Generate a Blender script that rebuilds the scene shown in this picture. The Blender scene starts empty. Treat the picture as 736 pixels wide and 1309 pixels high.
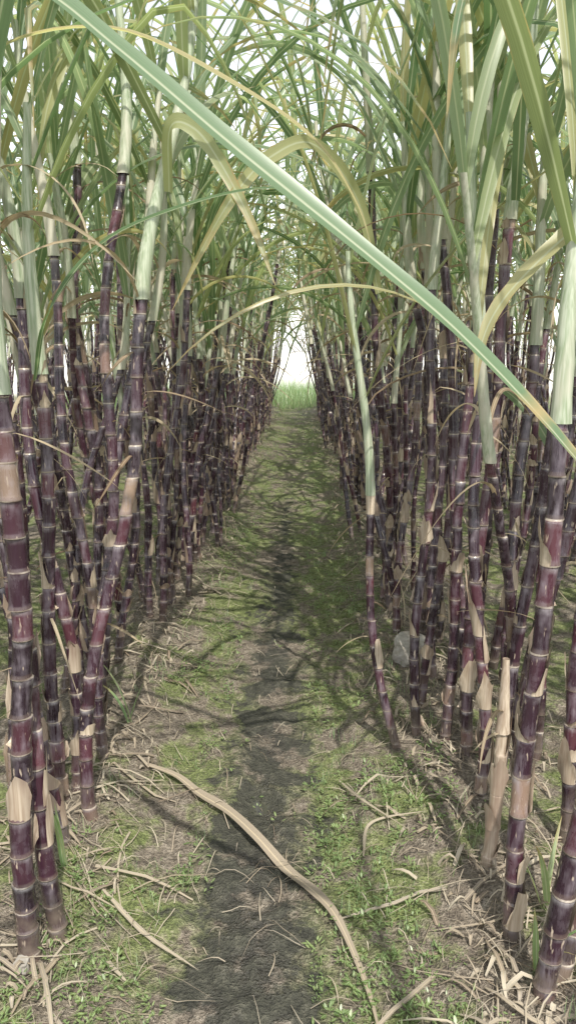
import bpy, math, random
import numpy as np
from mathutils import Vector, Matrix, noise

scene = bpy.context.scene
R = random.Random(11)

# ---------------------------------------------------------------- node helpers
def new_mat(name):
    m = bpy.data.materials.new(name); m.use_nodes = True
    nt = m.node_tree
    for n in list(nt.nodes): nt.nodes.remove(n)
    return m, nt
def N(nt, t, **kw):
    n = nt.nodes.new(t)
    for k, v in kw.items():
        if k.startswith('i_'):
            n.inputs[k[2:].replace('_', ' ')].default_value = v
        else: setattr(n, k, v)
    return n
def L(nt, a, b): nt.links.new(a, b)
def math_n(nt, op, a, b=None, clamp=False):
    n = nt.nodes.new('ShaderNodeMath'); n.operation = op; n.use_clamp = clamp
    for i, v in enumerate((a, b)):
        if v is None: continue
        if hasattr(v, 'is_linked'): nt.links.new(v, n.inputs[i])
        else: n.inputs[i].default_value = v
    return n.outputs[0]
def ramp(nt, fac, stops, interp='LINEAR'):
    n = nt.nodes.new('ShaderNodeValToRGB'); cr = n.color_ramp; cr.interpolation = interp
    while len(cr.elements) < len(stops): cr.elements.new(0.5)
    for e, (p, c) in zip(cr.elements, stops):
        e.position = p
        e.color = (c, c, c, 1) if isinstance(c, (int, float)) else (*c, 1)
    nt.links.new(fac, n.inputs[0])
    return n.outputs[0]
def mix(nt, fac, a, b, mode='MIX'):
    n = nt.nodes.new('ShaderNodeMix'); n.data_type = 'RGBA'; n.blend_type = mode
    for s, v in ((n.inputs[0], fac), (n.inputs[6], a), (n.inputs[7], b)):
        if hasattr(v, 'is_linked'): nt.links.new(v, s)
        elif isinstance(v, (int, float)): s.default_value = v
        else: s.default_value = (*v, 1)
    return n.outputs[2]
def noise_n(nt, vec, scale, detail=4, rough=.55):
    n = N(nt, 'ShaderNodeTexNoise'); n.inputs['Scale'].default_value = scale
    n.inputs['Detail'].default_value = detail; n.inputs['Roughness'].default_value = rough
    if vec is not None: nt.links.new(vec, n.inputs['Vector'])
    return n.outputs[0]
def mapping(nt, vec, scale):
    n = N(nt, 'ShaderNodeMapping'); n.inputs['Scale'].default_value = scale
    nt.links.new(vec, n.inputs['Vector']); return n.outputs[0]
def attr(nt, name): return N(nt, 'ShaderNodeAttribute', attribute_name=name).outputs['Fac']

# ---------------------------------------------------------------- materials
def leaf_material(name, colsA, trans_gain, dry=False, tf=.5):
    m, nt = new_mat(name)
    uv = N(nt, 'ShaderNodeUVMap').outputs[0]
    sep = N(nt, 'ShaderNodeSeparateXYZ'); L(nt, uv, sep.inputs[0])
    r2 = math_n(nt, 'FRACT', math_n(nt, 'ADD', attr(nt, 'rnd'), math_n(nt, 'MULTIPLY', attr(nt, 'crnd'), 3.7)))
    base = ramp(nt, r2, colsA)
    veins = noise_n(nt, mapping(nt, uv, (60, 1.5, 1)), 1.0, 2)
    base = mix(nt, .6, base, ramp(nt, veins, [(.3, .55), (.7, 1.0)]), 'MULTIPLY')
    d = math_n(nt, 'ABSOLUTE', math_n(nt, 'SUBTRACT', sep.outputs[0], .5))
    rib = ramp(nt, d, [(.03, 1.0), (.085, 0.0)])
    base = mix(nt, math_n(nt, 'MULTIPLY', rib, .75), base, (.55, .58, .42) if not dry else (.55, .46, .32))
    if not dry:
        geo = N(nt, 'ShaderNodeNewGeometry').outputs['Position']
        bl = noise_n(nt, geo, 9, 3)
        tip = ramp(nt, sep.outputs[1], [(.5, 0.0), (1.0, .45)])
        edge = ramp(nt, d, [(.36, 0.0), (.5, .35)])
        f = math_n(nt, 'ADD', math_n(nt, 'ADD', bl, tip), math_n(nt, 'MULTIPLY', edge, r2))
        f = ramp(nt, f, [(.74, 0.0), (.93, 1.0)])
        base = mix(nt, math_n(nt, 'MULTIPLY', f, .85), base, (.48, .36, .18))
    p = N(nt, 'ShaderNodeBsdfPrincipled'); L(nt, base, p.inputs['Base Color'])
    p.inputs['Roughness'].default_value = .36 if not dry else .75
    p.inputs['Specular IOR Level'].default_value = .7 if not dry else .2
    t = N(nt, 'ShaderNodeBsdfTranslucent')
    L(nt, mix(nt, 1.0, base, trans_gain, 'MULTIPLY'), t.inputs[0])
    ms = N(nt, 'ShaderNodeMixShader'); ms.inputs[0].default_value = tf
    L(nt, p.outputs[0], ms.inputs[1]); L(nt, t.outputs[0], ms.inputs[2])
    o = N(nt, 'ShaderNodeOutputMaterial'); L(nt, ms.outputs[0], o.inputs[0])
    return m

M_leaf = leaf_material('cane_leaf_green', [(0, (.15, .24, .115)), (.22, (.32, .41, .26)), (.42, (.19, .29, .15)), (.60, (.38, .46, .31)), (.76, (.38, .44, .22)), (.90, (.56, .50, .27)), (1, (.15, .24, .115))], (1.4, 1.48, 1.1), tf=.47)
M_leafbig = leaf_material('cane_leaf_fresh', [(0, (.17, .26, .14)), (1, (.21, .31, .17))], (1.2, 1.2, .9), tf=.35)
M_dry = leaf_material('cane_leaf_dry', [(0, (.44, .35, .23)), (.5, (.60, .51, .37)), (1, (.26, .18, .12))], (1.1, 1.05, .9), dry=True, tf=.35)
M_litter = leaf_material('litter_straw', [(0, (.34, .28, .21)), (.5, (.54, .48, .38)), (.8, (.20, .15, .11)), (1, (.44, .39, .32))], (1, 1, .9), dry=True, tf=.15)
M_weed = leaf_material('weed_green', [(0, (.15, .25, .075)), (.5, (.22, .33, .11)), (1, (.32, .42, .16))], (1.25, 1.25, .9), tf=.4)
M_grass = leaf_material('grass_green', [(0, (.20, .34, .15)), (.5, (.28, .44, .19)), (1, (.42, .51, .28))], (1.3, 1.3, .9), tf=.4)

def stalk_material():
    m, nt = new_mat('cane_stalk_purple')
    uv = N(nt, 'ShaderNodeUVMap').outputs[0]
    sep = N(nt, 'ShaderNodeSeparateXYZ'); L(nt, uv, sep.inputs[0])
    tc = N(nt, 'ShaderNodeNewGeometry').outputs['Position']
    oi = attr(nt, 'crnd')
    fr = math_n(nt, 'FRACT', sep.outputs[1])
    idx = math_n(nt, 'FLOOR', sep.outputs[1])
    wn = N(nt, 'ShaderNodeTexWhiteNoise', noise_dimensions='2D')
    cmb = N(nt, 'ShaderNodeCombineXYZ'); L(nt, idx, cmb.inputs[0]); L(nt, oi, cmb.inputs[1]); L(nt, cmb.outputs[0], wn.inputs['Vector'])
    rnd = wn.outputs['Value']
    body = ramp(nt, rnd, [(0, (.018, .009, .016)), (.4, (.034, .013, .024)), (.75, (.060, .020, .033)), (.96, (.105, .034, .046)), (.975, (.24, .16, .12)), (1, (.32, .23, .17))])
    body = mix(nt, math_n(nt, 'MULTIPLY', oi, .55), body, (.022, .012, .022))
    n1 = noise_n(nt, mapping(nt, tc, (55, 55, 9)), 1.0, 4, .65)
    n2 = noise_n(nt, tc, 26, 3, .6)
    nbig = noise_n(nt, tc, 7, 2, .6)
    bloom = math_n(nt, 'MULTIPLY', ramp(nt, n1, [(.42, 0.0), (.70, 1.0)]), ramp(nt, math_n(nt, 'ADD', math_n(nt, 'MULTIPLY', n2, .5), math_n(nt, 'MULTIPLY', nbig, .5)), [(.42, .05), (.60, 1.0)]))
    body = mix(nt, math_n(nt, 'MULTIPLY', bloom, .55), body, (.36, .31, .35))
    n3 = noise_n(nt, mapping(nt, tc, (90, 90, 22)), 1.0, 2, .5)
    body = mix(nt, ramp(nt, n3, [(.66, 0.0), (.72, .85)]), body, (.50, .41, .32))
    wax = ramp(nt, fr, [(.80, 0.0), (.90, .45), (.955, .8), (.965, 0.0)])
    body = mix(nt, math_n(nt, 'MULTIPLY', math_n(nt, 'MULTIPLY', wax, ramp(nt, n2, [(.38, .1), (.62, 1.0)])), ramp(nt, rnd, [(0, 1.0), (.5, .35), (1, .8)])), body, (.46, .43, .44))
    root = ramp(nt, fr, [(.0, .9), (.018, .9), (.035, .55), (.10, .35), (.13, 0.0)])
    body = mix(nt, root, body, (.12, .082, .068))
    ringm = ramp(nt, fr, [(.0, 1.0), (.014, 1.0), (.024, 0.0), (.97, 0.0), (.98, 1.0)])
    body = mix(nt, math_n(nt, 'MULTIPLY', math_n(nt, 'MULTIPLY', ringm, .9), ramp(nt, n2, [(.38, .2), (.62, 1.0)])), body, (.50, .44, .36))
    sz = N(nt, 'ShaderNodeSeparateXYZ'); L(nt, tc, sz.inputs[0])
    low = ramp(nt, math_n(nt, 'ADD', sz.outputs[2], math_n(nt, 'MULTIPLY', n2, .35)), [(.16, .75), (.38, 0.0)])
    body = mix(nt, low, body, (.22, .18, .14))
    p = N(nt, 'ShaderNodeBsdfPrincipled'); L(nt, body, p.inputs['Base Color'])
    L(nt, ramp(nt, bloom, [(0, .24), (1, .6)]), p.inputs['Roughness'])
    p.inputs['Specular IOR Level'].default_value = .7
    bmp = N(nt, 'ShaderNodeBump', i_Strength=.4, i_Distance=.002); L(nt, n1, bmp.inputs['Height']); L(nt, bmp.outputs[0], p.inputs['Normal'])
    o = N(nt, 'ShaderNodeOutputMaterial'); L(nt, p.outputs[0], o.inputs[0])
    return m
M_stalk = stalk_material()

def sheath_material(name, c0, c1, c2):
    m, nt = new_mat(name)
    tc = N(nt, 'ShaderNodeNewGeometry').outputs['Position']
    oi = attr(nt, 'crnd')
    st = noise_n(nt, mapping(nt, tc, (160, 160, 3)), 1.0, 2)
    n2 = noise_n(nt, mapping(nt, tc, (14, 14, 4)), 1.0, 3)
    b = ramp(nt, st, [(.35, c0), (.65, c1)])
    b = mix(nt, ramp(nt, math_n(nt, 'ADD', n2, math_n(nt, 'MULTIPLY', oi, .22)), [(.5, 0.0), (.72, .8)]), b, c2)
    p = N(nt, 'ShaderNodeBsdfPrincipled'); L(nt, b, p.inputs['Base Color'])
    p.inputs['Roughness'].default_value = .55
    o = N(nt, 'ShaderNodeOutputMaterial'); L(nt, p.outputs[0], o.inputs[0])
    return m
M_sheath = sheath_material('cane_sheath_green', (.26, .32, .20), (.48, .52, .40), (.54, .50, .41))
M_sheathdry = sheath_material('cane_sheath_dry', (.36, .28, .20), (.58, .49, .38), (.24, .17, .13))
CANE_MATS = [M_stalk, M_sheath, M_leaf, M_dry, M_sheathdry, M_leafbig]

def ground_material():
    m, nt = new_mat('ground_soil_moss')
    pos = N(nt, 'ShaderNodeNewGeometry').outputs['Position']
    sep = N(nt, 'ShaderNodeSeparateXYZ'); L(nt, pos, sep.inputs[0])
    X, Y = sep.outputs[0], sep.outputs[1]
    nb = noise_n(nt, pos, 1.6, 4, .6)
    nm = noise_n(nt, pos, 6.5, 5, .7)
    nf = noise_n(nt, pos, 30, 5, .7)
    nff = noise_n(nt, pos, 120, 2, .6)
    soil = ramp(nt, nf, [(.28, (.10, .08, .062)), (.5, (.24, .20, .155)), (.72, (.42, .365, .295))])
    soil = mix(nt, .6, soil, ramp(nt, nff, [(.3, .4), (.7, 1.3)]), 'MULTIPLY')
    moss = ramp(nt, nf, [(.3, (.085, .11, .032)), (.5, (.19, .235, .075)), (.72, (.34, .38, .16))])
    moss = mix(nt, .55, moss, ramp(nt, nff, [(.3, .4), (.7, 1.35)]), 'MULTIPLY')
    pc = math_n(nt, 'ABSOLUTE', math_n(nt, 'ADD', X, .08))
    bare = ramp(nt, pc, [(.38, 0.0), (.62, .09), (.95, .07), (1.0, .02)])
    mm = math_n(nt, 'SUBTRACT', math_n(nt, 'ADD', math_n(nt, 'MULTIPLY', nb, .5), math_n(nt, 'MULTIPLY', nm, .8)), bare)
    col = mix(nt, ramp(nt, mm, [(.58, 0.0), (.69, .9)]), soil, moss)
    fl = noise_n(nt, mapping(nt, pos, (45, 130, 40)), 1.0, 2)
    col = mix(nt, ramp(nt, fl, [(.62, 0.0), (.70, .55)]), col, (.48, .42, .33))
    dx = math_n(nt, 'ABSOLUTE', math_n(nt, 'ADD', X, .11))
    wv = math_n(nt, 'SUBTRACT', math_n(nt, 'ADD', dx, math_n(nt, 'MULTIPLY', Y, .030)), math_n(nt, 'MULTIPLY', math_n(nt, 'SUBTRACT', nm, .5), 1.1))
    mudf = ramp(nt, wv, [(.14, 1.0), (.25, 0.0)])
    mud = ramp(nt, nf, [(.3, (.030, .029, .025)), (.55, (.072, .069, .057)), (.75, (.16, .15, .12))])
    col = mix(nt, math_n(nt, 'MULTIPLY', mudf, .94), col, mud)
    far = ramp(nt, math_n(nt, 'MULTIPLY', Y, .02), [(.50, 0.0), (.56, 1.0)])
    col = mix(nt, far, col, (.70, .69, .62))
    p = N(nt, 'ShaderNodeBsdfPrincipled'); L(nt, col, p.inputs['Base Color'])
    wet = math_n(nt, 'MULTIPLY', mudf, ramp(nt, nm, [(.44, 1.0), (.56, 0.0)]))
    L(nt, ramp(nt, wet, [(0, .92), (1, .22)]), p.inputs['Roughness'])
    h = math_n(nt, 'ADD', math_n(nt, 'MULTIPLY', nf, 1.0), math_n(nt, 'MULTIPLY', nff, .4))
    bmp = N(nt, 'ShaderNodeBump', i_Strength=1.0, i_Distance=.03); L(nt, h, bmp.inputs['Height']); L(nt, bmp.outputs[0], p.inputs['Normal'])
    o = N(nt, 'ShaderNodeOutputMaterial'); L(nt, p.outputs[0], o.inputs[0])
    return m
M_ground = ground_material()

def stone_material():
    m, nt = new_mat('stone_grey')
    tc = N(nt, 'ShaderNodeTexCoord').outputs['Object']
    c = ramp(nt, noise_n(nt, tc, 14, 6, .7), [(.3, (.20, .18, .15)), (.6, (.40, .37, .33)), (.8, (.50, .47, .42))])
    p = N(nt, 'ShaderNodeBsdfPrincipled'); L(nt, c, p.inputs['Base Color']); p.inputs['Roughness'].default_value = .9
    bmp = N(nt, 'ShaderNodeBump', i_Strength=.7, i_Distance=.01); L(nt, noise_n(nt, tc, 40, 5), bmp.inputs['Height']); L(nt, bmp.outputs[0], p.inputs['Normal'])
    o = N(nt, 'ShaderNodeOutputMaterial'); L(nt, p.outputs[0], o.inputs[0])
    return m
M_stone = stone_material()

# ---------------------------------------------------------------- mesh builder
def np_mesh(name, v, f, uv, m, r, c, mats):
    me = bpy.data.meshes.new(name)
    me.vertices.add(len(v)); me.vertices.foreach_set('co', v.astype(np.float32).ravel())
    me.loops.add(f.size); me.loops.foreach_set('vertex_index', f.astype(np.int32).ravel())
    me.polygons.add(len(f)); me.polygons.foreach_set('loop_start', np.arange(0, f.size, 4, dtype=np.int32))
    for mt in mats: me.materials.append(mt)
    me.polygons.foreach_set('material_index', m.astype(np.int32))
    me.polygons.foreach_set('use_smooth', np.ones(len(f), dtype=bool))
    me.uv_layers.new(name='UVMap').data.foreach_set('uv', uv.astype(np.float32).ravel())
    me.attributes.new('rnd', 'FLOAT', 'FACE').data.foreach_set('value', r.astype(np.float32))
    me.attributes.new('crnd', 'FLOAT', 'FACE').data.foreach_set('value', c.astype(np.float32))
    me.update(calc_edges=True); me.validate()
    return me
class MB:
    def __init__(s): s.v = []; s.f = []; s.uv = []; s.m = []; s.r = []
    def face(s, idx, uvs, mat, rnd):
        s.f.append(idx); s.uv.extend(uvs); s.m.append(mat); s.r.append(rnd)
    def arrays(s):
        return (np.array([tuple(p) for p in s.v]), np.array(s.f), np.array(s.uv), np.array(s.m), np.array(s.r))
    def mesh(s, name, mats, crnd=0.0):
        v, f, uv, m, r = s.arrays()
        return np_mesh(name, v, f, uv, m, r, np.full(len(f), crnd), mats)

def link(ob, parent=None):
    scene.collection.objects.link(ob)
    if parent: ob.parent = parent
    return ob

def strip(mb, pts, sides, norms, widths, mat, rnd, fold=.16):
    n = len(pts); b = len(mb.v)
    for p, s, nn, w in zip(pts, sides, norms, widths):
        mb.v.append(p - s * w * .5 + nn * w * fold); mb.v.append(p.copy()); mb.v.append(p + s * w * .5 + nn * w * fold)
    for i in range(n - 1):
        t0, t1 = i / (n - 1), (i + 1) / (n - 1)
        a = b + 3 * i
        mb.face((a, a + 1, a + 4, a + 3), [(0, t0), (.5, t0), (.5, t1), (0, t1)], mat, rnd)
        mb.face((a + 1, a + 2, a + 5, a + 4), [(.5, t0), (1, t0), (1, t1), (.5, t1)], mat, rnd)

def wprof(s, W):
    return W * (.55 + .45 * min(1, s / .18)) * max(.02, (1 - s ** 2.6)) ** .9

def leaf(mb, o, az, phi0, length, W, droop, rng, mat=2, seg=13, p=1.5, drift=0, kink=None, twist=0):
    pts, sides, nrm, ws = [], [], [], []
    pos = Vector(o); ds = length / seg; tw0 = rng.uniform(-.4, .4)
    for i in range(seg + 1):
        s = i / seg
        phi = phi0 + droop * s ** p
        if kink and s > kink: phi += 1.5 * min(1, (s - kink) * 8)
        phi = min(phi, 3.0)
        a = az + drift * s * s
        h = Vector((math.cos(a), math.sin(a), 0))
        t = h * math.sin(phi) + Vector((0, 0, 1)) * math.cos(phi)
        side = Vector((-math.sin(a), math.cos(a), 0))
        nn = t.cross(side)
        ang = tw0 + twist * s
        sd = side * math.cos(ang) + nn * math.sin(ang); n2 = t.cross(sd)
        pts.append(pos.copy()); sides.append(sd); nrm.append(-n2); ws.append(wprof(s, W))
        pos = pos + t * ds
    strip(mb, pts, sides, nrm, ws, mat, rng.random())

def spline_leaf(mb, ctrl, W, normal, mat, rnd, seg=40, tipw=True, twist=0, basew=.6):
    c = [Vector(p) for p in ctrl]; c = [c[0] * 2 - c[1]] + c + [c[-1] * 2 - c[-2]]
    m = len(c) - 3; pts = []
    for i in range(seg + 1):
        u = i / seg * m; k = min(int(u), m - 1); f = u - k
        p0, p1, p2, p3 = c[k:k + 4]
        pts.append(.5 * ((2 * p1) + (p2 - p0) * f + (2 * p0 - 5 * p1 + 4 * p2 - p3) * f * f + (3 * p1 - p0 - 3 * p2 + p3) * f ** 3))
    sides, nr, ws = [], [], []
    for i, p in enumerate(pts):
        s = i / seg
        t = (pts[min(i + 1, seg)] - pts[max(i - 1, 0)]).normalized()
        nn = Vector(normal).normalized(); sd = t.cross(nn).normalized(); nn = sd.cross(t)
        ang = twist * s + .12 * math.sin(s * 9)
        s2 = sd * math.cos(ang) + nn * math.sin(ang); n2 = s2.cross(t)
        sides.append(s2); nr.append(n2)
        ws.append(W * (basew + (1 - basew) * min(1, s / .2)) * ((max(.02, 1 - s ** 3)) ** .9 if tipw else 1) * (1 + .05 * math.sin(s * 31) + .04 * math.sin(s * 53 + 1)))
    strip(mb, pts, sides, nr, ws, mat, rnd)

def tube(mb, rings, mat, rnd, sides=10):
    b = len(mb.v)
    for c, r, v in rings:
        for k in range(sides):
            a = 2 * math.pi * k / sides
            mb.v.append(Vector((c.x + r * math.cos(a), c.y + r * math.sin(a), c.z)))
    for i in range(len(rings) - 1):
        v0, v1 = rings[i][2], rings[i + 1][2]
        for k in range(sides):
            k2 = (k + 1) % sides
            a0, a1 = b + i * sides, b + (i + 1) * sides
            mb.face((a0 + k, a0 + k2, a1 + k2, a1 + k), [(k / sides, v0), ((k + 1) / sides, v0), ((k + 1) / sides, v1), (k / sides, v1)], mat, rnd)

PROF_HI = ((0, 1.09), (.03, 1.07), (.10, .99), (.16, .965), (.5, .985), (.82, 1.0), (.93, 1.02), (.975, 1.04))
PROF_LO = ((0, 1.09), (.08, .99), (.6, .98), (.96, 1.05))

def build_cane(mb, rng, H, r, dx=0, dy=0, base=(0, 0), stem=.7, nleaf=9, dry=2, sides=10, dryness=.3,
               Lmin=1.2, Lmax=1.8, stalkmat=0, z0=-.03, maxphi=2.3, azbase=None, pexp=1.25, lod=0, drylen=(.4, .9), stemmat=1, hang=3):
    bx, by = base
    ph = rng.uniform(0, 6.28); wob = rng.uniform(.006, .024)
    def C(z):
        t = max(0, z) / H; k = t ** pexp if t < 1 else 1 + pexp * (t - 1) * .8
        return Vector((bx + dx * k + wob * math.sin(z * 5 + ph), by + dy * k + wob * math.cos(z * 4.3 + ph), z))
    z = z0; idx = rng.randint(0, 900); rings = []; nodes = []
    L0 = rng.uniform(.080, .125)
    while z < H:
        t = z / H
        ln = L0 * (.62 + .38 * min(1, t * 4)) * rng.uniform(.82, 1.18) * (1 - .25 * max(0, t - .8) * 5)
        rr = r * (1 - .22 * t) * rng.uniform(.95, 1.05)
        jog = Vector((rng.uniform(-1, 1), rng.uniform(-1, 1), 0)) * r * .16
        nodes.append((z, rr))
        for fr, k in (PROF_LO if lod else PROF_HI):
            zz = z + ln * fr
            rings.append((C(zz) + jog * (1 - fr), rr * k, idx + fr))
        z += ln; idx += 1
    rings.append((C(z), r * .8, idx))
    tube(mb, rings, stalkmat, rng.random(), sides)
    Ht = z
    for (zn, rr) in nodes:
        if rng.random() < dryness * (1.3 if .1 < zn < .9 else .7):
            a0 = rng.uniform(0, 6.28); half = rng.uniform(.4, 1.8); hh = rng.uniform(.03, .16)
            nc, nr = (5, 2) if lod else (9, 4); b = len(mb.v); skew = rng.uniform(-.6, .6); fl = rng.uniform(.05, .6)
            jag = [rng.uniform(.75, 1.15) for _ in range(nc)]
            for j in range(nr):
                for i in range(nc):
                    q = i / (nc - 1) * 2 - 1; a = a0 + q * half
                    hq = hh * max(.10, 1 - abs(q - skew) ** 1.1 / 1.3) * jag[i]
                    zz = zn + hq * j / (nr - 1); c = C(zz)
                    rad = rr * (1.12 + fl * (j / (nr - 1)) ** 2) + .0008
                    mb.v.append(Vector((c.x + rad * math.cos(a), c.y + rad * math.sin(a), zz)))
            rn = rng.random()
            for j in range(nr - 1):
                for i in range(nc - 1):
                    a = b + j * nc + i
                    mb.face((a, a + 1, a + nc + 1, a + nc), [(.2, .2)] * 4, 4, rn)
    for k in range(hang):
        if rng.random() < .6:
            zz = rng.uniform(.35, H * .95)
            leaf(mb, C(zz) , rng.uniform(0, 6.28), rng.uniform(.9, 1.7), rng.uniform(.12, .42), rng.uniform(.004, .013), rng.uniform(.9, 1.6), rng,
                 mat=3, p=.35, drift=rng.uniform(-1.5, 1.5), twist=rng.uniform(-5, 5), seg=5 if lod else 9)
    rings = []; ns = max(4, nleaf)
    for k in range(ns * (1 if lod else 2) + 1):
        q = k / (ns * (1 if lod else 2)); zz = Ht - .05 + (stem + .05) * q
        rad = r * (1.02 - .55 * q) * (1.06 if k % 2 == 0 else .98)
        rings.append((C(zz), rad, q))
    tube(mb, rings, stemmat, rng.random(), max(5, sides - 2))
    az0 = rng.uniform(0, math.pi) if azbase is None else azbase
    for k in range(nleaf):
        q = (k + .6) / nleaf
        zz = Ht + stem * (.28 + .72 * q)
        az = az0 + (k % 2) * math.pi + rng.uniform(-.6, .6)
        phi0 = rng.uniform(.2, .65) * (1.25 - .75 * q)
        droop = rng.uniform(.9, maxphi) * (1.15 - .4 * q)
        kink = rng.uniform(.4, .75) if rng.random() < .22 else None
        leaf(mb, C(zz), az, phi0, rng.uniform(Lmin, Lmax) * (.75 + .35 * math.sin(q * 2.6)), rng.uniform(.022, .054), droop, rng,
             mat=2, p=rng.uniform(.9, 1.8), drift=rng.uniform(-.6, .6), kink=kink, twist=rng.uniform(-1.4, 1.4), seg=9 if lod else 14)
    for k in range(dry):
        zz = Ht + rng.uniform(-.25, stem * .4)
        leaf(mb, C(zz), rng.uniform(0, 6.28), rng.uniform(.3, .9), rng.uniform(*drylen), rng.uniform(.008, .024), rng.uniform(1.6, 2.5), rng,
             mat=3, p=.6, drift=rng.uniform(-1, 1), twist=rng.uniform(-3, 3), seg=8 if lod else 13)

# ---------------------------------------------------------------- ground height
PUD = (-.13, 2.24)
def gh(x, y):
    h = 0.0
    for rx in (-.75, .6, -2.15, 2.0, -3.55, 3.4): h += .06 * math.exp(-((x - rx) / .26) ** 2)
    h += .035 * (noise.noise(Vector((x * 1.7, y * 1.7, 0))))
    h += .020 * (noise.noise(Vector((x * 6, y * 6, 3))))
    h += .012 * (noise.noise(Vector((x * 17, y * 17, 7))))
    h += .005 * (noise.noise(Vector((x * 45, y * 45, 1)))) if abs(x) < 1.5 and .8 < y < 6 else 0
    h -= .030 * math.exp(-((x - PUD[0]) / .07) ** 2 - ((y - PUD[1]) / .09) ** 2)
    d = max(0, abs(x) - 8, y - 21, -y - 3)
    return h / (1 + d)

def axis(fine0, fine1, step, lo, hi, mult=1.25):
    a = list(np.arange(fine0, fine1 + 1e-6, step)); s = step; v = a[-1]
    while v < hi: s *= mult; v += s; a.append(min(v, hi))
    s = step; v = a[0]; pre = []
    while v > lo: s *= mult; v -= s; pre.append(max(v, lo))
    return pre[::-1] + a
xs = axis(-1.3, 1.3, .013, -400, 400, 1.18)
ya = list(np.arange(.9, 4, .013)); s = .013; v = ya[-1]
while v < 900: s *= 1.025 if v < 22 else 1.25; v += s; ya.append(v)
pre = []; s = .03; v = .9
while v > -60: s *= 1.3; v -= s; pre.append(v)
ys = pre[::-1] + ya
gv = [(x, y, gh(x, y)) for y in ys for x in xs]
nx = len(xs); gf = [(j * nx + i, j * nx + i + 1, (j + 1) * nx + i + 1, (j + 1) * nx + i) for j in range(len(ys) - 1) for i in range(nx - 1)]
me = bpy.data.meshes.new('ground'); me.from_pydata(gv, [], gf); me.materials.append(M_ground)
me.polygons.foreach_set('use_smooth', [True] * len(gf)); me.update()
link(bpy.data.objects.new('ground', me))

# shallow puddle: water surface that only fills the lowest part of a hollow in the furrow
pm, nt = new_mat('puddle_water')
p = N(nt, 'ShaderNodeBsdfPrincipled'); p.inputs['Base Color'].default_value = (.06, .058, .048, 1); p.inputs['Roughness'].default_value = .05
p.inputs['Specular IOR Level'].default_value = .8
o = N(nt, 'ShaderNodeOutputMaterial'); L(nt, p.outputs[0], o.inputs[0])
zmin = min(gh(PUD[0] + i * .01, PUD[1] + j * .01) for i in range(-9, 10) for j in range(-12, 13))
pz = zmin + .010
pv = [(PUD[0], PUD[1], pz)] + [(PUD[0] + .09 * math.cos(a) , PUD[1] + .12 * math.sin(a), pz) for a in [2 * math.pi * k / 40 for k in range(40)]]
pme = bpy.data.meshes.new('puddle'); pme.from_pydata(pv, [], [(0, k + 1, (k + 1) % 40 + 1) for k in range(40)]); pme.materials.append(pm)
link(bpy.data.objects.new('puddle', pme))

# ---------------------------------------------------------------- individual canes close to the camera
def plant(base, H, r, dx=0, dy=0, seed=0, extra=None, name='sugarcane_plant', **kw):
    mb = MB(); rng = random.Random(1000 + seed)
    build_cane(mb, rng, H, r, dx, dy, sides=14, **kw)
    gz = gh(*base)
    if extra:
        for e in extra:
            pts = [(p[0] - base[0], p[1] - base[1], p[2] - gz) for p in e['pts']]
            spline_leaf(mb, pts, e['w'], e['n'], e['mat'], e.get('rnd', .3), twist=e.get('twist', 0), basew=e.get('bw', .6))
    ob = link(bpy.data.objects.new(name, mb.mesh(name, CANE_MATS, 0 if extra else rng.random())))
    ob.location = (base[0], base[1], gz)
    return ob

leafA = dict(pts=[(-.80, 1.2, 1.92), (-.58, 1.16, 2.09), (-.37, 1.128, 1.995), (-.24, 1.088, 1.895), (-.08, 1.027, 1.756), (.098, .975, 1.611), (.214, .943, 1.51), (.34, .893, 1.37), (.41, .847, 1.254), (.47, .80, 1.08)],
             w=.037, n=(.25, -.75, .6), mat=5, twist=.25, bw=.85)
leafB = dict(pts=[(-.635, 1.67, 2.0), (-.60, 1.67, 2.11), (-.37, 1.67, 2.14), (-.13, 1.65, 2.03), (.03, 1.625, 1.92), (.117, 1.6, 1.795), (.155, 1.575, 1.685)],
             w=.030, n=(.2, -.6, .8), mat=2, rnd=.90, twist=.5)
leafD = dict(pts=[(.72, 1.8, 1.82), (.64, 1.8, 1.78), (.557, 1.785, 1.71), (.468, 1.764, 1.614), (.42, 1.74, 1.52), (.405, 1.72, 1.40)],
             w=.045, n=(-.3, -.7, .6), mat=2, rnd=.86)
leafE = dict(pts=[(-.37, 2.27, 1.95), (-.35, 2.2, 2.10), (-.28, 2.17, 2.09), (-.21, 2.15, 2.0), (-.13, 2.12, 1.85), (-.06, 2.08, 1.675)], w=.046, n=(-.3, -.9, .2), mat=2, rnd=.80, twist=.3)
leafF = dict(pts=[(.28, 2.68, 1.7), (.2, 2.6, 1.98), (.05, 2.45, 2.12), (-.08, 2.3, 2.05), (-.17, 2.14, 1.92), (-.25, 2.11, 1.79), (-.34, 2.07, 1.61)], w=.044, n=(.3, -.9, .2), mat=2, rnd=.82, twist=.3)
leafH = dict(pts=[(-.77, 2.2, 1.42), (-.64, 1.965, 1.6), (-.50, 2.0, 1.775), (-.28, 2.02, 1.87), (-.08, 2.03, 1.91), (.04, 2.03, 1.88), (.12, 2.02, 1.78)], w=.022, n=(0, -.6, .8), mat=2, rnd=0.0, twist=.3)
leafG = dict(pts=[(.66, 2.4, 1.95), (.60, 2.2, 2.25), (.52, 2.0, 2.45), (.42, 1.85, 2.42), (.34, 1.75, 2.2), (.31, 1.7, 1.95)], w=.045, n=(-.5, -.8, .2), mat=5, rnd=.4, twist=-.3)

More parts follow.
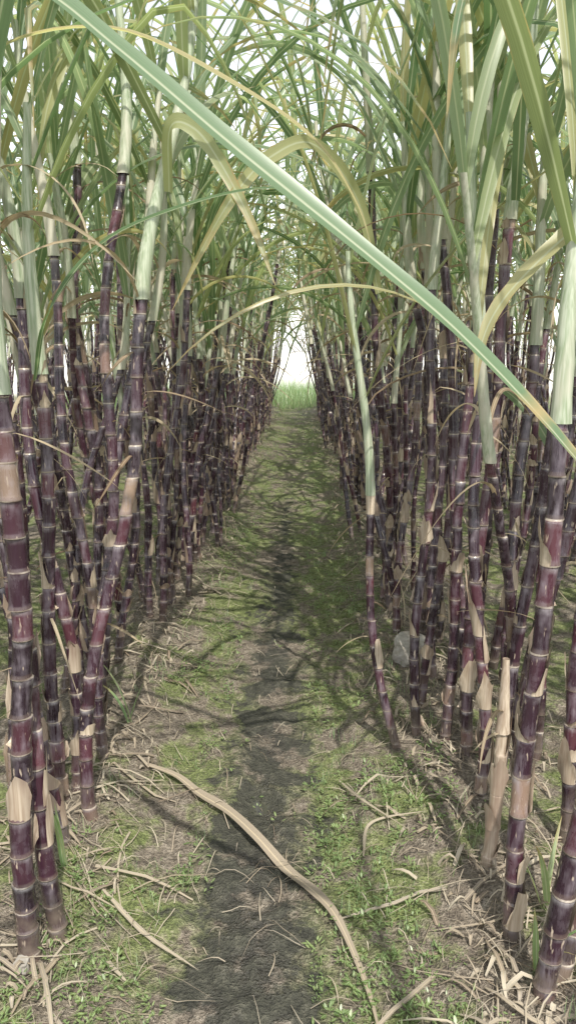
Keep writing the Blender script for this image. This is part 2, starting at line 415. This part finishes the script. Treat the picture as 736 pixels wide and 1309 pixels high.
NEAR = dict(dry=0, maxphi=1.3, hang=1)
plant((-.82, 1.20), 1.45, .022, 0, 0, seed=1, extra=[leafA], nleaf=4, azbase=1.4, **NEAR)
plant((-.65, 1.554), 1.37, .0270, .03, .02, seed=2, nleaf=6, azbase=1.9, dryness=.3, **NEAR)
plant((-.61, 1.63), 1.25, .0235, -.08, .03, seed=3, extra=[leafB], nleaf=5, azbase=2.2, dryness=.4, **NEAR)
plant((-.66, 2.09), 1.55, .0225, .22, .17, seed=4, nleaf=7, stem=.85, maxphi=1.7, dry=1, dryness=.5, extra=[leafE])
plant((-.71, 2.476), 2.08, .0215, .08, .30, seed=5, nleaf=7, dryness=.5)
plant((-.78, 2.19), 1.40, .0225, .01, .05, seed=6, nleaf=6, dry=1, dryness=.5, extra=[leafH])
plant((-.72, 2.22), 1.62, .0205, -.14, .10, seed=7, nleaf=6, dry=1, dryness=.5)
plant((-.87, 3.12), 2.20, .022, -.06, .11, seed=8, nleaf=7, dryness=.4)
plant((-.74, 3.80), 1.70, .022, .18, .1, seed=9, nleaf=7, dryness=.4)
plant((-.79, 3.88), 1.95, .021, -.16, .1, seed=10, nleaf=7, dryness=.4)
plant((-.78, 4.88), 1.9, .022, .10, .1, seed=11, nleaf=7)
plant((.555, 1.42), 1.45, .0245, .30, .05, seed=12, nleaf=4, azbase=1.2, dryness=.5, **NEAR)
plant((.63, 1.46), 1.50, .023, .30, .08, seed=13, nleaf=4, azbase=1.4, dryness=.5, **NEAR)
plant((.545, 1.616), 1.30, .0230, .06, .10, seed=14, nleaf=6, azbase=1.2, extra=[leafD], dryness=.75, **NEAR)
plant((.545, 1.874), .42, .0200, .03, .05, seed=15, nleaf=0, stem=.16, stalkmat=4, stemmat=4, dryness=.9, dry=3, drylen=(.12, .3), hang=0)
plant((.615, 2.50), 1.90, .0220, .08, .05, seed=16, nleaf=7, dryness=.6, dry=1, extra=[leafG])
plant((.46, 2.64), 1.64, .0190, .03, .10, seed=17, nleaf=6, dryness=.6, dry=1)
plant((.37, 2.59), .97, .0175, -.12, .06, seed=18, nleaf=5, stem=.8, maxphi=1.0, dry=1, pexp=.75, extra=[leafF])
plant((.56, 2.56), 1.72, .0205, .06, .10, seed=19, nleaf=6, dryness=.6, dry=1)
plant((.75, 2.50), 1.45, .0215, .05, .10, seed=20, nleaf=6, dryness=.6, dry=1)
plant((.70, 2.30), 1.60, .021, .14, .05, seed=21, nleaf=6, dryness=.6, dry=1)
plant((.71, 3.58), 1.85, .021, -.12, .0, seed=22, nleaf=7, dryness=.5)
plant((.53, 3.74), 1.75, .020, .12, .1, seed=23, nleaf=7, dryness=.5)
plant((1.02, 3.05), .45, .021, .03, .0, seed=24, nleaf=6, stem=1.5, Lmin=.8, Lmax=1.2, maxphi=1.0, dry=1)
plant((-.86, 2.05), 1.75, .0205, -.05, .2, seed=31, nleaf=6, dry=1, dryness=.5)
plant((-.70, 1.95), 1.50, .0200, -.20, .1, seed=32, nleaf=5, dry=0, dryness=.5)
plant((-.80, 2.75), 1.65, .0210, .20, .2, seed=33, nleaf=6, dryness=.4)
plant((-.76, 2.62), 1.80, .0200, -.12, .1, seed=34, nleaf=6, dryness=.4)
plant((-.83, 3.30), 1.60, .0210, .18, .1, seed=35, nleaf=6, dryness=.4)
plant((.66, 2.02), 1.55, .0205, .20, .1, seed=36, nleaf=5, dry=0, dryness=.6)
plant((.60, 2.20), 1.40, .0200, -.06, .1, seed=37, nleaf=5, dry=1, dryness=.7)
plant((.66, 2.72), 1.85, .0205, -.14, .1, seed=38, nleaf=6, dry=1, dryness=.5)
plant((.53, 2.85), 1.55, .0190, .16, .1, seed=39, nleaf=6, dry=1, dryness=.5)
plant((.82, 2.05), 1.70, .0210, .10, .1, seed=40, nleaf=5, dry=1, dryness=.5)
plant((.60, 3.10), 1.60, .0200, .02, .1, seed=41, nleaf=6, dry=2, dryness=.5)

# ---------------------------------------------------------------- cane rows (one joined mesh per row)
def make_templates(lod, n, seed, nl):
    out = []
    for k in range(n):
        rng = random.Random(seed + k); mb = MB()
        a = rng.uniform(0, 6.28); ln = rng.uniform(.03, .40)
        build_cane(mb, rng, rng.uniform(1.35, 2.15), rng.uniform(.0155, .0225), ln * math.cos(a), ln * math.sin(a), stem=rng.uniform(.5, .9),
                   nleaf=rng.randint(*nl), dry=rng.randint(0, 3), sides=6 if lod else 9, dryness=.45, lod=lod)
        out.append(mb.arrays())
    return out
T_HI = make_templates(0, 14, 300, (5, 7)); T_LO = make_templates(1, 22, 400, (4, 6)); T_BACK = make_templates(1, 10, 500, (3, 4))

def row(rx, y0, y1, per=(4, 6), gap=.40, skip=None, name='sugarcane_row', T=None):
    V, F, U, M, RR, CC = [], [], [], [], [], []; off = 0
    y = y0
    while y < y1:
        cx = rx + R.uniform(-.07, .07)
        for k in range(R.randint(*per)):
            px = cx + R.gauss(0, .075); py = y + R.gauss(0, .09)
            if skip and skip(px, py): continue
            v, f, uv, m, r = R.choice(T or (T_HI if py < 6 else T_LO))
            s = R.uniform(.80, 1.15)
            # canes of a clump fan outwards from its centre
            ry = (px - cx) * .5 + R.gauss(0, .05); rxx = -(py - y) * .4 + R.gauss(0, .05)
            mat = Matrix.Translation((px, py, gh(px, py))) @ Matrix.Rotation(rxx, 4, 'X') @ Matrix.Rotation(ry, 4, 'Y') @ Matrix.Rotation(R.uniform(0, 6.28), 4, 'Z')
            A = np.array(mat)
            vv = v * np.array([s, s, s * R.uniform(.88, 1.06)])
            V.append(vv @ A[:3, :3].T + A[:3, 3]); F.append(f + off); off += len(v)
            U.append(uv); M.append(m); RR.append(r); CC.append(np.full(len(f), R.random()))
        y += gap * R.uniform(.7, 1.3)
    me = np_mesh(name, np.concatenate(V), np.concatenate(F), np.concatenate(U), np.concatenate(M), np.concatenate(RR), np.concatenate(CC), CANE_MATS)
    link(bpy.data.objects.new(name, me))
row(-.78, 4.2, 19.4, per=(3, 6), gap=.42, skip=lambda x, y: x > -.52)
row(.64, 3.6, 19.4, per=(3, 6), gap=.42, skip=lambda x, y: x < .40)
row(-.95, 2.6, 4.0, per=(1, 3), skip=lambda x, y: x > -.80)
row(.88, 2.5, 3.6, per=(1, 3), skip=lambda x, y: x < .75)
row(-2.15, 1.0, 19.5, per=(3, 5), gap=.45, T=T_LO)
row(2.0, 1.0, 19.5, per=(3, 5), gap=.45, T=T_LO)
row(-3.55, 2.5, 19.5, per=(2, 4), gap=.5, T=T_BACK)
row(3.4, 2.5, 19.5, per=(2, 4), gap=.5, T=T_BACK)
row(-4.95, 5, 19.5, per=(1, 3), gap=.5, T=T_BACK)
row(4.8, 5, 19.5, per=(1, 3), gap=.5, T=T_BACK)
row(-.9, -2.5, .1, per=(1, 2), gap=.7, T=T_BACK)
row(.9, -2.5, .1, per=(1, 2), gap=.7, T=T_BACK)

# ---------------------------------------------------------------- fallen dry leaves and litter
def ground_leaf(pts2, W, seed, name, mat=M_litter, lift=.012, rnd=.6):
    mb = MB(); rng = random.Random(seed)
    pts = [(x, y, gh(x, y) + lift + rng.uniform(0, .012)) for x, y in pts2]
    spline_leaf(mb, pts, W, (0, -.2, 1), 0, rnd, seg=48, twist=rng.uniform(-.4, .4), basew=.4)
    return link(bpy.data.objects.new(name, mb.mesh(name, [mat])))
ground_leaf([(-.53, 2.40), (-.42, 2.34), (-.33, 2.257), (-.22, 2.155), (-.12, 2.03), (-.03, 1.915), (.047, 1.796), (.10, 1.70), (.14, 1.59), (.175, 1.45), (.19, 1.30)], .034, 3, 'fallen_dry_leaf', lift=.018, rnd=.1)
ground_leaf([(-.54, 1.78), (-.40, 1.66), (-.24, 1.54)], .013, 4, 'fallen_dry_leaf')
ground_leaf([(.15, 2.35), (.22, 2.2), (.36, 2.02)], .012, 5, 'fallen_dry_leaf')
ground_leaf([(.20, 1.95), (.24, 2.1), (.42, 2.12)], .010, 6, 'fallen_dry_leaf')

def scatter_litter(n, name):
    mb = MB()
    for _ in range(n):
        y = 1.0 + 17 * R.random() ** 1.6
        q = R.random()
        if q < .74: x = R.choice((-.72, .62)) + R.gauss(0, .18)
        elif q < .84: x = R.uniform(-.7, .6)
        else: x = R.uniform(-3.2, 3.2)
        near = abs(x + .08) < .38
        ln = R.choice((.02, .03, .05, .07, .1, .16, .26)) * R.uniform(.6, 1.3); w = R.choice((.0012, .0015, .002, .003, .004, .007, .012))
        if near: w = min(w, .003); ln = min(ln, .12)
        a = R.uniform(0, 6.28); c = R.uniform(-.9, .9); pts = []
        px, py = x, y; seg = 4; up = R.uniform(0, .035)
        for i in range(seg + 1):
            pts.append(Vector((px, py, gh(px, py) + .004 + up * math.sin(i / seg * 3.1) + .004 * R.random())))
            px += math.cos(a) * ln / seg; py += math.sin(a) * ln / seg; a += c / seg
        sides = []
        for i in range(seg + 1):
            t = pts[min(i + 1, seg)] - pts[max(i - 1, 0)]
            sides.append(t.cross(Vector((R.uniform(-.3, .3), R.uniform(-.3, .3), 1))).normalized())
        strip(mb, pts, sides, [Vector((0, 0, 1))] * (seg + 1), [w * (1 - .6 * (i / seg) ** 3) for i in range(seg + 1)], 0, R.random(), .2)
    return link(bpy.data.objects.new(name, mb.mesh(name, [M_litter])))
scatter_litter(10500, 'cane_litter')

# ---------------------------------------------------------------- weeds
def weeds(n, name):
    mb = MB()
    for _ in range(n):
        y = 1.1 + 15 * R.random() ** 1.7
        q = R.random()
        if q < .45: x = R.uniform(.04, .54)
        elif q < .76: x = R.uniform(-.66, -.28)
        else: x = R.uniform(-3, 3)
        if noise.noise(Vector((x * 2.6, y * 2.0, 9))) < .04 + R.uniform(-.2, .2): continue
        z = gh(x, y); nl = R.randint(4, 9); sz = R.uniform(.0035, .011); hgt = R.uniform(.005, .05)
        rn = R.random()
        for k in range(nl):
            a = R.uniform(0, 6.28); d = R.uniform(.2, 1.0) * sz * 2.2; zz = z + hgt * R.uniform(.2, 1)
            c = Vector((x + d * math.cos(a), y + d * math.sin(a), zz)); tlt = R.uniform(-.2, .7)
            t = Vector((math.cos(a) * math.cos(tlt), math.sin(a) * math.cos(tlt), math.sin(tlt))); sd = Vector((-math.sin(a), math.cos(a), R.uniform(-.3, .3)))
            b = len(mb.v); l = sz * R.uniform(1.2, 2.2); w = sz * R.uniform(.5, .8)
            for s, ww in ((0, .15), (.35, 1), (.7, .8), (1, .1)):
                mb.v.append(c + t * l * s - sd * w * ww * .5); mb.v.append(c + t * l * s + sd * w * ww * .5)
            for i in range(3):
                mb.face((b + 2 * i, b + 2 * i + 1, b + 2 * i + 3, b + 2 * i + 2), [(.1, .1), (.9, .1), (.9, .4), (.1, .4)], 0, (rn + R.uniform(0, .2)) % 1)
    return link(bpy.data.objects.new(name, mb.mesh(name, [M_weed])))
weeds(8500, 'weed_patch')

def grass(n, name, xr, yr, hr, w, clump=1, filt=None, mat=M_grass):
    mb = MB()
    for _ in range(n):
        x0 = R.uniform(*xr); y0 = R.uniform(*yr)
        if filt and not filt(x0, y0): continue
        for c in range(clump):
            x = x0 + R.gauss(0, .012) * (clump > 1); y = y0 + R.gauss(0, .012) * (clump > 1)
            h = R.uniform(*hr) * (1 if clump > 1 else .75 + .5 * noise.noise(Vector((x * 1.3, y, 2)))); a = R.uniform(0, 6.28); ln = R.uniform(.1, .7)
            b = len(mb.v); z = gh(x, y); sx, sy = -math.sin(a) * w / 2, math.cos(a) * w / 2
            for s in (0, .5, 1):
                ox = math.cos(a) * h * ln * s * s; oy = math.sin(a) * h * ln * s * s; k = 1 - .85 * s
                mb.v.append(Vector((x + ox - sx * k, y + oy - sy * k, z + h * s))); mb.v.append(Vector((x + ox + sx * k, y + oy + sy * k, z + h * s)))
            rn = R.random()
            for i in range(2):
                mb.face((b + 2 * i, b + 2 * i + 1, b + 2 * i + 3, b + 2 * i + 2), [(.1, .1), (.9, .1), (.9, .3), (.1, .3)], 0, rn)
    return link(bpy.data.objects.new(name, mb.mesh(name, [mat])))
grass(14000, 'grass_verge', (-7, 7), (19.8, 29), (.2, .75), .018)
grass(2600, 'grass_tufts', (-.7, .62), (1.2, 14), (.012, .05), .0025, clump=5, filt=lambda x, y: (abs(x + .1) > .18) and noise.noise(Vector((x * 3, y * 2, 4))) > -.05)

def shoot(x, y, h, seed):
    mb = MB(); rng = random.Random(seed)
    for k in range(3):
        leaf(mb, (rng.uniform(-.01, .01), rng.uniform(-.01, .01), 0), rng.uniform(0, 6.28), rng.uniform(.05, .35), h * rng.uniform(.6, 1.1), rng.uniform(.010, .020), rng.uniform(.2, 1.0), rng, mat=0, seg=8)
    ob = link(bpy.data.objects.new('cane_shoot', mb.mesh('cane_shoot', [M_grass]))); ob.location = (x, y, gh(x, y))
for i, (x, y, h) in enumerate([(.57, 1.50, .25), (.66, 1.70, .35), (-.66, 1.85, .3), (-.66, 2.7, .3)]):
    shoot(x, y, h, 50 + i)

# ---------------------------------------------------------------- stone
def stone(x, y, sx, sy, sz, seed):
    import bmesh
    bm = bmesh.new(); bmesh.ops.create_icosphere(bm, subdivisions=4, radius=1)
    for v in bm.verts:
        p = v.co.copy(); k = 1 + .28 * noise.noise(p * 1.3 + Vector((seed, 0, 0))) + .1 * noise.noise(p * 4 + Vector((seed, 0, 0)))
        v.co = Vector((p.x * sx * k, p.y * sy * k, max(-.4, min(.55, p.z * k)) * sz))
    me = bpy.data.meshes.new('stone'); bm.to_mesh(me); bm.free(); me.materials.append(M_stone)
    ob = link(bpy.data.objects.new('stone', me)); ob.location = (x, y, gh(x, y) + sz * .15); ob.rotation_euler = (.1, -.15, seed)
stone(.56, 3.38, .13, .09, .09, 1.3)
stone(-.66, 1.50, .022, .02, .03, 2.2)

# ---------------------------------------------------------------- light, sky
EL, AZ = 57, 165
sd = Vector((math.sin(math.radians(AZ)) * math.cos(math.radians(EL)), math.cos(math.radians(AZ)) * math.cos(math.radians(EL)), math.sin(math.radians(EL))))
sl = bpy.data.lights.new('sun', 'SUN'); sl.energy = 5; sl.angle = math.radians(.6); sl.color = (1, .95, .86)
so = link(bpy.data.objects.new('sun', sl)); so.rotation_euler = sd.to_track_quat('Z', 'Y').to_euler(); so.location = (0, 0, 12)
w = bpy.data.worlds.new('World'); scene.world = w; w.use_nodes = True
nt = w.node_tree; bg = nt.nodes['Background']; sky = nt.nodes.new('ShaderNodeTexSky'); sky.sky_type = 'NISHITA'; sky.sun_disc = False
sky.sun_elevation = math.radians(EL); sky.sun_rotation = math.radians(AZ); sky.dust_density = .7; sky.air_density = 1.0; sky.ozone_density = 1.0
hs = nt.nodes.new('ShaderNodeHueSaturation'); hs.inputs['Saturation'].default_value = .22; hs.inputs['Value'].default_value = 2.0   # thin white haze
nt.links.new(sky.outputs[0], hs.inputs['Color'])
nt.links.new(hs.outputs[0], bg.inputs[0]); bg.inputs[1].default_value = .15

# ---------------------------------------------------------------- camera
cd = bpy.data.cameras.new('camera'); cam = link(bpy.data.objects.new('camera', cd))
cd.sensor_fit = 'VERTICAL'; cd.sensor_height = 36; cd.lens = 26; cd.clip_end = 2000; cd.clip_start = .05
cam.location = (0, 0, 1.5); cam.rotation_euler = (math.radians(77.8), 0, math.radians(.73))
scene.camera = cam
scene.view_settings.view_transform = 'Standard'; scene.view_settings.look = 'None'; scene.view_settings.exposure = 0
